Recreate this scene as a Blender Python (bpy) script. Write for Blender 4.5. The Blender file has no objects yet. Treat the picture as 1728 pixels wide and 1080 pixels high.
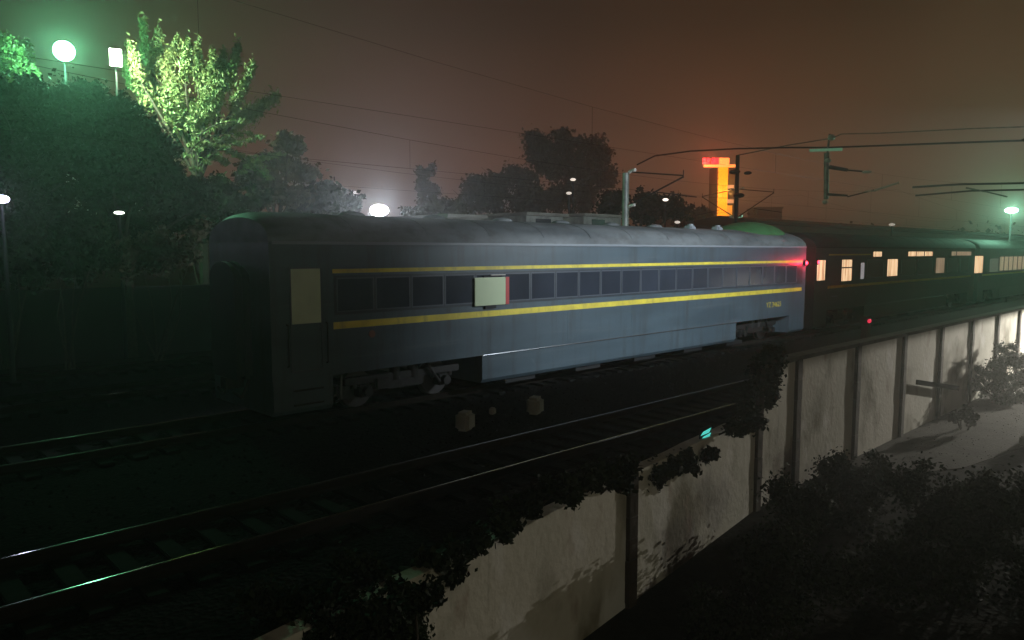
import bpy, bmesh, math, random
import numpy as np
from mathutils import Vector, Matrix
R = math.radians
rnd = random.Random(7)
# ------------------------------------------------------------------ frame of reference
# X runs along the railway (away to the right), Y across the tracks (away from us), Z is height above rail top.
CAMZ = 3.8
PITCH = math.atan(116 / 1250)
YAW = R(-44)
sc = bpy.context.scene
cam = bpy.data.cameras.new("camera"); co = bpy.data.objects.new("camera", cam)
sc.collection.objects.link(co); sc.camera = co
co.location = (0, 0, CAMZ); co.rotation_euler = (math.pi / 2 - PITCH, 0, YAW)
cam.sensor_width = 36; cam.lens = 36 * 1250 / 1728; cam.clip_start = .1; cam.clip_end = 4000
MW = Matrix.Translation((0, 0, CAMZ)) @ co.rotation_euler.to_matrix().to_4x4()

def ray(px, py):
    return (MW.to_3x3() @ Vector(((px - 864) / 1250, (540 - py) / 1250, -1)))
def at(px, py, Y=None, z=None, d=None):
    r = ray(px, py)
    if Y is not None: t = Y / r.y
    elif z is not None: t = (z - CAMZ) / r.z
    else: t = d
    return Vector((0, 0, CAMZ)) + r * t

sc.view_settings.view_transform = 'Standard'; sc.view_settings.look = 'None'
sc.view_settings.exposure = 0; sc.view_settings.gamma = 1
sc.render.engine = 'CYCLES'
sc.cycles.use_denoising = True
sc.cycles.volume_bounces = 1
sc.cycles.max_bounces = 6
sc.cycles.sample_clamp_indirect = 3

# ------------------------------------------------------------------ night sky: city glow on low cloud
w = bpy.data.worlds.new("World"); sc.world = w; w.use_nodes = True
nt = w.node_tree; nt.nodes.clear()
N = nt.nodes.new; L = nt.links.new
out = N('ShaderNodeOutputWorld'); bg = N('ShaderNodeBackground'); L(bg.outputs[0], out.inputs[0])
tc = N('ShaderNodeTexCoord'); sep = N('ShaderNodeSeparateXYZ'); L(tc.outputs['Generated'], sep.inputs[0])
el = N('ShaderNodeValToRGB'); L(sep.outputs['Z'], el.inputs[0])
e = el.color_ramp.elements
e[0].position = 0.0; e[0].color = (.25, .098, .062, 1)
e[1].position = 1.0; e[1].color = (.012, .008, .006, 1)
for p, c in ((.07, (.150, .062, .041)), (.16, (.078, .035, .023)), (.28, (.038, .0195, .0125)), (.5, (.016, .009, .0065))):
    x = e.new(p); x.color = (*c, 1)
# the glow is stronger and yellower up the line (+X)
mr = N('ShaderNodeMapRange'); L(sep.outputs['X'], mr.inputs[0])
mr.inputs[1].default_value = -.6; mr.inputs[2].default_value = 1.0
mr.inputs[3].default_value = 0; mr.inputs[4].default_value = 1
mx = N('ShaderNodeMix'); mx.data_type = 'RGBA'; mx.blend_type = 'MULTIPLY'; mx.inputs[0].default_value = 1
tint = N('ShaderNodeValToRGB'); L(mr.outputs[0], tint.inputs[0])
t = tint.color_ramp.elements
t[0].position = 0; t[0].color = (.16, .17, .18, 1); t[1].position = 1; t[1].color = (1.05, 1.22, .88, 1)
x = t.new(.45); x.color = (.60, .62, .62, 1); x = t.new(.72); x.color = (1.05, 1.02, .98, 1); x = t.new(.9); x.color = (1.1, 1.15, .95, 1)
L(el.outputs[0], mx.inputs[6]); L(tint.outputs[0], mx.inputs[7])
nz = N('ShaderNodeTexNoise'); nz.inputs['Scale'].default_value = 2.2; nz.inputs['Detail'].default_value = 3
L(tc.outputs['Generated'], nz.inputs[0])
m2 = N('ShaderNodeMapRange'); L(nz.outputs[0], m2.inputs[0])
m2.inputs[1].default_value = .3; m2.inputs[2].default_value = .7; m2.inputs[3].default_value = .76; m2.inputs[4].default_value = 1.24
m3 = N('ShaderNodeVectorMath'); m3.operation = 'SCALE'; L(mx.outputs[2], m3.inputs[0]); L(m2.outputs[0], m3.inputs['Scale'])
L(m3.outputs[0], bg.inputs[0]); bg.inputs[1].default_value = 1.0

HAZE_DENSITY = 0.0027
SPOTS = dict(flood=8800)

# ------------------------------------------------------------------ materials
def mat(name, col, rough=.7, metal=0, noise=None, bump=None, col2=None, emit=None, es=0, spec=.5, stretch=(1, 1, 1), contrast=(.35, .65)):
    m = bpy.data.materials.new(name); m.use_nodes = True
    n = m.node_tree; b = n.nodes['Principled BSDF']
    b.inputs['Roughness'].default_value = rough; b.inputs['Metallic'].default_value = metal
    b.inputs['Specular IOR Level'].default_value = spec
    b.inputs['Base Color'].default_value = (*col, 1)
    if noise or bump:
        tc = n.nodes.new('ShaderNodeTexCoord'); mp = n.nodes.new('ShaderNodeMapping')
        mp.inputs['Scale'].default_value = stretch
        n.links.new(tc.outputs['Object'], mp.inputs[0])
    if noise:
        t = n.nodes.new('ShaderNodeTexNoise'); t.inputs['Scale'].default_value = noise; t.inputs['Detail'].default_value = 6
        n.links.new(mp.outputs[0], t.inputs[0])
        r = n.nodes.new('ShaderNodeValToRGB'); n.links.new(t.outputs[0], r.inputs[0])
        r.color_ramp.elements[0].position = contrast[0]; r.color_ramp.elements[1].position = contrast[1]
        c2 = col2 or tuple(v * .6 for v in col)
        r.color_ramp.elements[0].color = (*c2, 1); r.color_ramp.elements[1].color = (*col, 1)
        n.links.new(r.outputs[0], b.inputs['Base Color'])
    if bump:
        t2 = n.nodes.new('ShaderNodeTexVoronoi' if bump[2] == 'v' else 'ShaderNodeTexNoise'); t2.inputs['Scale'].default_value = bump[0]
        n.links.new(mp.outputs[0], t2.inputs[0])
        bp = n.nodes.new('ShaderNodeBump'); bp.inputs['Strength'].default_value = bump[1]; bp.inputs['Distance'].default_value = .05
        n.links.new(t2.outputs[0], bp.inputs['Height']); n.links.new(bp.outputs[0], b.inputs['Normal'])
    if emit:
        b.inputs['Emission Color'].default_value = (*emit, 1); b.inputs['Emission Strength'].default_value = es
    return m
M = {}
M['ballast'] = mat('ballast', (.015, .0135, .014), 1.0, noise=9, bump=(14, .9, 'v'), col2=(.006, .0055, .0055), spec=.04)
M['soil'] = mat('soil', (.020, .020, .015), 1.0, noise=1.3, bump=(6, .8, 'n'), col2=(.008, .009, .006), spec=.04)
M['path'] = mat('path', (.075, .072, .062), .9, noise=1.1, bump=(9, .5, 'n'), col2=(.055, .052, .045), spec=.1)
M['rail'] = mat('rail', (.018, .013, .011), .9, .1, noise=5, spec=.1)
M['railtop'] = mat('railtop', (.15, .15, .145), .13, 1.0)
M['sleeper'] = mat('sleeper', (.009, .0085, .008), .95, noise=4, col2=(.005, .0045, .004), spec=.1)
M['stone'] = mat('stone', (.07, .066, .058), .95, noise=4, spec=.2)
M['blue'] = mat('blue', (.074, .107, .130), .45, noise=.9, col2=(.054, .079, .098), stretch=(.35, 1, 1.6), bump=(1.2, .05, 'n'))
M['roofgrey'] = mat('roofgrey', (.165, .180, .190), .6, noise=1.5, col2=(.085, .098, .108), stretch=(.3, 1, 1))
M['green'] = mat('green', (.0055, .010, .0075), .4, noise=.9, col2=(.0035, .007, .005), stretch=(.3, 1, 1.5))
M['greenroof'] = mat('greenroof', (.010, .011, .010), .85, noise=1, spec=.2)
M['yellow'] = mat('yellow', (.78, .64, .07), .5, noise=3, col2=(.60, .48, .06), stretch=(.5, 1, 1))
M['glass'] = mat('glass', (.038, .046, .064), .2, noise=.7, col2=(.026, .032, .044), stretch=(1, 1, .6))
M['glassframe'] = mat('glassframe', (.078, .09, .112), .5)
M['gutter'] = mat('gutter', (.22, .24, .27), .45)
M['lit'] = mat('lit', (.5, .4, .28), .5, emit=(1, .66, .38), es=1.15)
M['litdim'] = mat('litdim', (.4, .38, .3), .5, emit=(.9, .62, .42), es=.38)
M['litpale'] = mat('litpale', (.4, .4, .4), .5, emit=(.8, .78, .8), es=.30)
M['cream'] = mat('cream', (.66, .76, .52), .6, noise=2, col2=(.56, .66, .45))
M['bandpaint'] = mat('bandpaint', (.042, .052, .066), .4, noise=2)
M['board'] = mat('board', (.62, .70, .46), .5, noise=1.4, col2=(.52, .62, .40))
M['redpaint'] = mat('redpaint', (.50, .05, .05), .5)
M['black'] = mat('black', (.008, .008, .010), .7)
M['iron'] = mat('iron', (.035, .032, .032), .6, .4, noise=6)
M['wheel'] = mat('wheel', (.16, .15, .15), .35, .9)
M['steel'] = mat('steel', (.22, .24, .22), .55, .4, noise=3, col2=(.12, .13, .12))
M['bright'] = mat('bright_trim', (.45, .47, .5), .22, .9)
M['wire'] = mat('wire', (.03, .027, .025), .8, .2, spec=.2)
M['paleinsul'] = mat('paleinsul', (.55, .52, .48), .3)
M['concrete'] = mat('concrete', (.40, .385, .35), .9, noise=.8, bump=(8, .3, 'n'), col2=(.27, .25, .22), contrast=(.38, .62))
M['whitewash'] = mat('whitewash', (.42, .42, .40), .85, noise=2)
M['darkwall'] = mat('darkwall', (.018, .016, .014), .9, noise=1)
M['bark'] = mat('bark', (.05, .04, .028), .9, noise=6)
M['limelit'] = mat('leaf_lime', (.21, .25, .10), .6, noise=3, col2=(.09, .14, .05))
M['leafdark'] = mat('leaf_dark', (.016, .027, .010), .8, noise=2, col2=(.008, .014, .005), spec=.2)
M['leafbrown'] = mat('leaf_brown', (.105, .082, .048), .7, noise=2)
M['leafgrey'] = mat('leaf_grey', (.085, .125, .085), .6, noise=2, col2=(.04, .065, .04))
M['redlens'] = mat('redlens', (.5, .01, .02), .3, emit=(1, .03, .06), es=9)
M['dimred'] = mat('dimred', (.5, .02, .05), .3, emit=(1, .04, .10), es=.9)
M['teal'] = mat('teal', (.1, .7, .6), .4, emit=(.10, .72, .62), es=.85)
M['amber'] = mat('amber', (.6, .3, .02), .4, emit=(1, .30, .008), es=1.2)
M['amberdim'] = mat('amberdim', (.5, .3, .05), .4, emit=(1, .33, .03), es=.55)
M['signred'] = mat('signred', (.6, .02, .05), .4, emit=(1, .012, .04), es=1.8)
M['signorange'] = mat('signorange', (.6, .2, .05), .4, emit=(1, .30, .06), es=1.7)
M['warmpt'] = mat('warmpt', (.6, .5, .4), .4, emit=(1, .80, .62), es=1.6)
M['tarp'] = mat('tarp', (.05, .17, .055), .7, noise=1.5, emit=None)
M['moss'] = mat('moss', (.05, .08, .045), .9, noise=3)
M['plaster_stain'] = mat('wallpost', (.050, .036, .024), .9, noise=2, bump=(6, .4, 'n'), col2=(.025, .018, .012))
M['cap'] = mat('wallcap', (.13, .125, .11), .9, noise=2)
def wall_mat():
    m = mat('panelled_wall', (.52, .50, .44), .9, noise=.35, bump=(7, .3, 'n'), col2=(.46, .45, .39), contrast=(.4, .6))
    n = m.node_tree; b = n.nodes['Principled BSDF']
    base = [l.from_socket for l in n.links if l.to_socket == b.inputs['Base Color']][0]
    tc = n.nodes.new('ShaderNodeTexCoord')
    def layer(prev, scale, st, lo, hi, colr, seed):
        mp = n.nodes.new('ShaderNodeMapping'); mp.inputs['Scale'].default_value = st; mp.inputs['Location'].default_value = (seed, 0, seed * .7)
        n.links.new(tc.outputs['Object'], mp.inputs[0])
        t = n.nodes.new('ShaderNodeTexNoise'); t.inputs['Scale'].default_value = scale; t.inputs['Detail'].default_value = 5
        n.links.new(mp.outputs[0], t.inputs[0])
        r = n.nodes.new('ShaderNodeMapRange'); r.inputs[1].default_value = lo; r.inputs[2].default_value = hi
        n.links.new(t.outputs[0], r.inputs[0])
        mx = n.nodes.new('ShaderNodeMix'); mx.data_type = 'RGBA'
        n.links.new(r.outputs[0], mx.inputs[0]); n.links.new(prev, mx.inputs[6]); mx.inputs[7].default_value = (*colr, 1)
        return mx.outputs[2]
    base = layer(base, .55, (1, 1, .8), .52, .66, (.17, .155, .105), 3.1)   # damp brown patches
    base = layer(base, .9, (1, 1, .7), .58, .68, (.60, .59, .56), 8.3)      # bare pale plaster
    base = layer(base, 1.6, (1, 1, .5), .62, .78, (.24, .17, .13), 15.2)    # reddish stains
    base = layer(base, 5, (1, 1, .10), .62, .95, (.12, .11, .08), 21.0)     # streaks
    n.links.new(base, b.inputs['Base Color'])
    return m
M['wall'] = wall_mat()

def grime(m, colr, sx, lo, hi):
    n = m.node_tree; b = n.nodes['Principled BSDF']
    base = [l.from_socket for l in n.links if l.to_socket == b.inputs['Base Color']][0]
    tc = n.nodes.new('ShaderNodeTexCoord'); mp = n.nodes.new('ShaderNodeMapping'); mp.inputs['Scale'].default_value = sx
    n.links.new(tc.outputs['Object'], mp.inputs[0])
    t = n.nodes.new('ShaderNodeTexNoise'); t.inputs['Scale'].default_value = 3; t.inputs['Detail'].default_value = 7; t.inputs['Roughness'].default_value = .65
    n.links.new(mp.outputs[0], t.inputs[0])
    r = n.nodes.new('ShaderNodeMapRange'); r.inputs[1].default_value = lo; r.inputs[2].default_value = hi; r.inputs[4].default_value = .7
    n.links.new(t.outputs[0], r.inputs[0])
    mx = n.nodes.new('ShaderNodeMix'); mx.data_type = 'RGBA'
    n.links.new(r.outputs[0], mx.inputs[0]); n.links.new(base, mx.inputs[6]); mx.inputs[7].default_value = (*colr, 1)
    n.links.new(mx.outputs[2], b.inputs['Base Color'])
grime(M['blue'], (.045, .048, .050), (1.2, 1, .12), .50, .72)
grime(M['blue'], (.14, .155, .165), (.05, 1, 1.4), .58, .80)
grime(M['roofgrey'], (.06, .06, .06), (.6, .3, 1), .48, .70)
grime(M['yellow'], (.30, .25, .08), (1.5, 1, .4), .50, .75)
def curtains(m, lo):
    n = m.node_tree; b = n.nodes['Principled BSDF']; c = tuple(b.inputs['Emission Color'].default_value)
    tc = n.nodes.new('ShaderNodeTexCoord'); mp = n.nodes.new('ShaderNodeMapping'); mp.inputs['Scale'].default_value = (7, 1, .35)
    n.links.new(tc.outputs['Object'], mp.inputs[0])
    t = n.nodes.new('ShaderNodeTexNoise'); t.inputs['Scale'].default_value = 1.6; t.inputs['Detail'].default_value = 2
    n.links.new(mp.outputs[0], t.inputs[0])
    r = n.nodes.new('ShaderNodeValToRGB'); n.links.new(t.outputs[0], r.inputs[0])
    r.color_ramp.elements[0].position = .36; r.color_ramp.elements[0].color = (c[0] * lo, c[1] * lo * .85, c[2] * lo * .7, 1)
    r.color_ramp.elements[1].position = .56; r.color_ramp.elements[1].color = c
    n.links.new(r.outputs[0], b.inputs['Emission Color'])
curtains(M['lit'], .45); curtains(M['litdim'], .4)
# ------------------------------------------------------------------ mesh helpers
class MB:
    def __init__(s): s.v = []; s.f = []; s.mi = []
    def add(s, vs, fs, mi=0):
        o = len(s.v); s.v += [tuple(v) for v in vs]; s.f += [tuple(i + o for i in f) for f in fs]; s.mi += [mi] * len(fs)
        return s
    def box(s, x0, x1, y0, y1, z0, z1, mi=0, bev=0):
        if bev:
            bm = bmesh.new(); bmesh.ops.create_cube(bm, size=1)
            for v in bm.verts:
                v.co = Vector(((x0 + x1) / 2 + v.co.x * (x1 - x0), (y0 + y1) / 2 + v.co.y * (y1 - y0), (z0 + z1) / 2 + v.co.z * (z1 - z0)))
            bmesh.ops.bevel(bm, geom=bm.edges[:], offset=bev, segments=2, affect='EDGES')
            bm.verts.index_update()
            s.add([v.co[:] for v in bm.verts], [[v.index for v in f.verts] for f in bm.faces], mi); bm.free(); return s
        vs = [(x, y, z) for x in (x0, x1) for y in (y0, y1) for z in (z0, z1)]
        return s.add(vs, [(0, 1, 3, 2), (4, 6, 7, 5), (0, 4, 5, 1), (2, 3, 7, 6), (0, 2, 6, 4), (1, 5, 7, 3)], mi)
    def tube(s, a, b, r0, r1=None, n=8, mi=0, cap=True):
        a, b = Vector(a), Vector(b); r1 = r0 if r1 is None else r1
        d = (b - a).normalized(); u = d.orthogonal().normalized(); w_ = d.cross(u)
        vs = []
        for p, r in ((a, r0), (b, r1)):
            for k in range(n):
                t = 2 * math.pi * k / n; vs.append(p + (u * math.cos(t) + w_ * math.sin(t)) * r)
        fs = [(k, (k + 1) % n, n + (k + 1) % n, n + k) for k in range(n)]
        if cap: fs += [tuple(range(n))[::-1], tuple(range(n, 2 * n))]
        return s.add(vs, fs, mi)
    def path(s, pts, r, n=6, mi=0):
        for a, b in zip(pts, pts[1:]): s.tube(a, b, r, r, n, mi, False)
        return s
    def prism_x(s, prof, x0, x1, mi=0, cap=True):   # prof: (y,z) loop
        n = len(prof); vs = [(x0, y, z) for y, z in prof] + [(x1, y, z) for y, z in prof]
        fs = [(k, n + k, n + (k + 1) % n, (k + 1) % n) for k in range(n)]
        if cap: fs += [tuple(range(n)), tuple(range(n, 2 * n))[::-1]]
        return s.add(vs, fs, mi)
    def ball(s, c, r, sx=1, sy=1, sz=1, mi=0, nu=12, nv=8):
        vs = [(c[0], c[1], c[2] + r * sz)]
        for j in range(1, nv):
            p = math.pi * j / nv
            for i in range(nu):
                t = 2 * math.pi * i / nu
                vs.append((c[0] + r * sx * math.sin(p) * math.cos(t), c[1] + r * sy * math.sin(p) * math.sin(t), c[2] + r * sz * math.cos(p)))
        vs.append((c[0], c[1], c[2] - r * sz)); last = len(vs) - 1
        fs = [(0, 1 + i, 1 + (i + 1) % nu) for i in range(nu)]
        for j in range(nv - 2):
            for i in range(nu):
                a = 1 + j * nu + i; b = 1 + j * nu + (i + 1) % nu
                fs.append((a, a + nu, b + nu, b))
        fs += [(1 + (nv - 2) * nu + i, last, 1 + (nv - 2) * nu + (i + 1) % nu) for i in range(nu)]
        return s.add(vs, fs, mi)
    def build(s, name, mats, parent=None, smooth=False, loc=None):
        me = bpy.data.meshes.new(name)
        v = s.v
        if loc is not None: v = [(a - loc[0], b - loc[1], c - loc[2]) for a, b, c in v]
        me.from_pydata(v, [], s.f)
        if not isinstance(mats, (list, tuple)): mats = [mats]
        for m in mats: me.materials.append(m)
        if len(mats) > 1: me.polygons.foreach_set('material_index', s.mi)
        bm = bmesh.new(); bm.from_mesh(me); 
        if len(bm.faces) < 3000: bmesh.ops.recalc_face_normals(bm, faces=bm.faces)
        bm.to_mesh(me); bm.free()
        if smooth:
            me.polygons.foreach_set('use_smooth', [True] * len(me.polygons))
            me.set_sharp_from_angle(angle=R(40))
        o = bpy.data.objects.new(name, me); sc.collection.objects.link(o)
        if loc is not None: o.location = loc
        if parent: o.parent = parent
        return o

def tag(o, label=None, cat=None, group=None, kind=None):
    if label: o['label'] = label
    if cat: o['category'] = cat
    if group: o['group'] = group
    if kind: o['kind'] = kind
    return o
def empty(name, label, cat, group=None, loc=(0, 0, 0)):
    o = bpy.data.objects.new(name, None); sc.collection.objects.link(o); o.location = loc; o.empty_display_size = .3
    return tag(o, label, cat, group)
def copy_part(src, parent, loc):
    c = src.copy(); sc.collection.objects.link(c); c.parent = parent; c.location = loc
    for ch in src.children:
        d = ch.copy(); sc.collection.objects.link(d); d.parent = c
    return c
def lamp(name, kind, loc, col, power, radius=.1, target=None, angle=60, blend=.5, parent=None):
    l = bpy.data.lights.new(name, kind); l.color = col; l.energy = power; l.shadow_soft_size = radius
    o = bpy.data.objects.new(name, l); sc.collection.objects.link(o); o.location = loc
    if kind == 'SPOT':
        l.spot_size = R(angle); l.spot_blend = blend
        o.rotation_euler = (Vector(target) - Vector(loc)).to_track_quat('-Z', 'Y').to_euler()
    if parent: o.parent = parent
    return o

# ------------------------------------------------------------------ ground
XW = 1200
g = MB()
# lower land outside the wall
LOW = -2.35
g.add([(-XW, -XW, LOW), (XW, -XW, LOW), (XW, 6.6, LOW), (-XW, 6.6, LOW)], [(0, 1, 2, 3)])
g.add([(-XW, 6.6, LOW), (XW, 6.6, LOW), (XW, 9.4, LOW), (-XW, 9.4, LOW)], [(0, 1, 2, 3)])
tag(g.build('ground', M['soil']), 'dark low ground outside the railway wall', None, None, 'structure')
g = MB()
def wall_y(s):   # face of the retaining wall
    if s < 17: return 8.46 + (s - 17) * (1.56 / 11.4)
    return 8.46
ss = [-60, -20, -8, -4, 0, 4, 8, 12, 17, 60, XW]
ys = [None, 11.6, 14.6, 18.2, 20, 26, 60, XW]
vs = []; fs = []
for s_ in ss:
    for y in ys:
        yy = wall_y(s_) + .25 if y is None else y
        z = -.22 if y is None else {11.6: -.24, 14.6: -.24, 18.2: -.24}.get(y, -.3)
        vs.append((s_, yy, z))
n_ = len(ys)
for i in range(len(ss) - 1):
    for j in range(n_ - 1):
        fs.append((i * n_ + j, (i + 1) * n_ + j, (i + 1) * n_ + j + 1, i * n_ + j + 1))
g.add(vs, fs)
tag(g.build('rail_bed', M['ballast']), 'dark ballast of the railway yard', None, None, 'structure')

# pale path at the foot of the wall (lit, far right)
p = MB()
a = [(21.5, 7.0), (23.5, 5.9), (27, 5.3), (33, 5.0), (44, 4.8), (70, 4.8)]
vs = [(x, y, LOW + .02) for x, y in a] + [(x, 8.45, LOW + .02) for x, y in a]
vs += [(x, y, LOW - .02) for x, y in a]
k = len(a)
fs = [(i, i + 1, k + i + 1, k + i) for i in range(k - 1)] + [(2 * k + i, 2 * k + i + 1, i + 1, i) for i in range(k - 1)]
p.add(vs, fs)
tag(p.build('path', M['path']), 'pale worn path at the foot of the wall', None, None, 'structure')

# loose stones on the path and on the ballast near the wall : uncountable gravel
gv = MB()
for k in range(2600):
    if k < 900: x = rnd.uniform(22, 50); y = rnd.uniform(4.9, 8.3); z = LOW + .02; r = rnd.uniform(.012, .04)
    else: x = rnd.uniform(1, 34); y = rnd.uniform(8.8, 15.2); z = -.235; r = rnd.uniform(.025, .06)
    if k < 900 and y < 5.2 + max(0, 26 - x) * .35: continue
    if k >= 900 and y < wall_y(x) + .4: continue
    pts = [(x + r * rnd.uniform(.6, 1.2) * math.cos(t), y + r * rnd.uniform(.6, 1.2) * math.sin(t), z - .01) for t in (0, 1.3, 2.5, 3.8, 5)]
    gv.add(pts + [(x + rnd.uniform(-.3, .3) * r, y, z + r * .8)], [(0, 1, 5), (1, 2, 5), (2, 3, 5), (3, 4, 5), (4, 0, 5)], 0 if k < 900 else 1)
tag(gv.build('gravel', [M['stone'], M['ballast']]), 'loose stones scattered on ballast and path', 'gravel', None, 'stuff')

# ------------------------------------------------------------------ tracks
def rail_prof(y):
    pts = [(-.075, -.17), (.075, -.17), (.012, -.14), (.012, -.045), (.036, -.035), (.036, -.014), (.028, -.004), (.012, 0), (-.012, 0), (-.028, -.004), (-.036, -.014), (-.036, -.035), (-.012, -.045), (-.012, -.14)]
    return [(y + a_, b_) for a_, b_ in pts]
def track(yc, x0, x1, label, nsl=100, xs=None):
    t = empty('railway_track', label, 'railway track', 'tracks of the yard', (x0, yc, -.2))
    for sgn in (-1, 1):
        m = MB(); pr = rail_prof(sgn * .7535)
        m.prism_x(pr, 0, x1 - x0)
        m.mi = [1 if i in (5, 6, 7, 8, 9) else 0 for i in range(len(m.f))]
        m.v = [(a_, b_, c_ + .2) for a_, b_, c_ in m.v]
        m.build('rail', [M['rail'], M['railtop']], t)
    sl = MB().box(-.13, .13, -1.25, 1.25, -.08, .028, bev=.015)
    first = sl.build('sleeper', M['sleeper'], t)
    st = (-2 if xs is None else xs) - x0
    first.location = (st, 0, 0)
    for k in range(1, nsl): copy_part(first, t, (st + k * .6, 0, 0))
    m = MB()
    for k in range(nsl, nsl + 160): m.box(st + k * .6 - .13, st + k * .6 + .13, -1.25, 1.25, -.08, .028)
    o = m.build('sleeper', M['sleeper'], t); o['kind'] = 'stuff'
    return t
track(10.05, -20, 260, 'empty track nearest the wall, with thin light glinting along its rails')
track(16.35, -20, 260, 'track that carries the blue and green train', xs=-2)
track(22.3, -40, 260, 'empty track on the far side of the train', xs=-8)
track(27.6, -40, 260, 'farthest yard track, beside the warehouse', xs=-8)

# ------------------------------------------------------------------ carriages
YN = 14.8; YC = 16.35; HW = 1.55; ZW = 3.98; ZR = 4.70
def S(px): return (at(px, 424, Y=YN)).x
def roof_arc(hw, z0, z1, n=14):
    pts = []
    for k in range(n + 1):
        t = math.pi * k / n
        pts.append((hw * math.cos(t), z0 + (z1 - z0) * math.sin(t) ** .85))
    return pts
def bogie(par, xc, which):
    b = empty('bogie', None, None); b.parent = par; b.location = (xc, 0, 0)
    f = MB()
    for sg in (-1, 1):
        y = sg * 1.12
        f.box(-1.75, 1.75, y - .09, y + .09, .62, .80, bev=.02)
        f.box(-.55, .55, y - .10, y + .10, .40, .64, bev=.02)
        for xx in (-1.2, 1.2):
            f.box(xx - .17, xx + .17, y - .13, y + .17 * 1, .30, .60, bev=.03)
            f.tube((xx - .27, y, .52), (xx - .27, y, .66), .075, n=10); f.tube((xx + .27, y, .52), (xx + .27, y, .66), .075, n=10)
            f.tube((xx, y - .1, .45), (xx, y + sg * .27, .45), .12, n=12)
        f.tube((-.28, y, .62), (-.28, y, 1.0), .14, n=12); f.tube((.28, y, .62), (.28, y, 1.0), .14, n=12)
    f.box(-.3, .3, -1.1, 1.1, .55, .78)
    for xx in (-1.7, 1.7): f.box(xx - .05, xx + .05, -1.1, 1.1, .62, .74)
    f.build('bogie_frame', M['iron'], b, True)
    wm = MB()
    for sg in (-1, 1):
        y = sg * .7535
        wm.tube((0, y - .068, 0), (0, y + .068, 0), .455, n=28)
        wm.tube((0, y - sg * .068, 0), (0, y - sg * .09, 0), .485, n=28)
    wm.tube((0, -1.1, 0), (0, 1.1, 0), .09, n=12)
    first = wm.build('wheelset', M['wheel'], b, True); first.location = (-1.2, 0, .455)
    copy_part(first, b, (1.2, 0, .455))
    for sg in (-1, 1):
        s = MB(); s.path([(-1.9, sg * 1.3, .9), (-1.9, sg * 1.25, .35), (-1.75, sg * .8, .2)], .03); s.build('sand_pipe', M['steel'], b); s = MB()
        s.box(-.9, -.55, sg * 1.25 - .05, sg * 1.25 + .05, .45, .72)
        s.build('brake_cylinder', M['iron'], b)
        MB().tube((.6, sg * 1.3, .95), (1.0, sg * 1.3, .42), .045).build('damper', M['iron'], b)
def glass_window(par, x0, x1, z0, z1, m, mid=False, name='window'):
    wd = MB().box(x0 + .03, x1 - .03, -HW - .006, -HW + .02, z0 + .03, z1 - .03)
    o = wd.build(name, m, par)
    f = MB(); y0, y1 = -HW - .014, -HW + .01; t = .03
    f.box(x0, x0 + t, y0, y1, z0, z1); f.box(x1 - t, x1, y0, y1, z0, z1)
    f.box(x0 + t, x1 - t, y0, y1, z0, z0 + t); f.box(x0 + t, x1 - t, y0, y1, z1 - t, z1)
    if mid: f.box(x0 + t, x1 - t, y0, y1, (z0 * .38 + z1 * .62) - .03, (z0 * .38 + z1 * .62) + .03)
    f.build('window_frame', M['glassframe'] if m is M['glass'] else M['black'], o)
    return o
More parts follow.
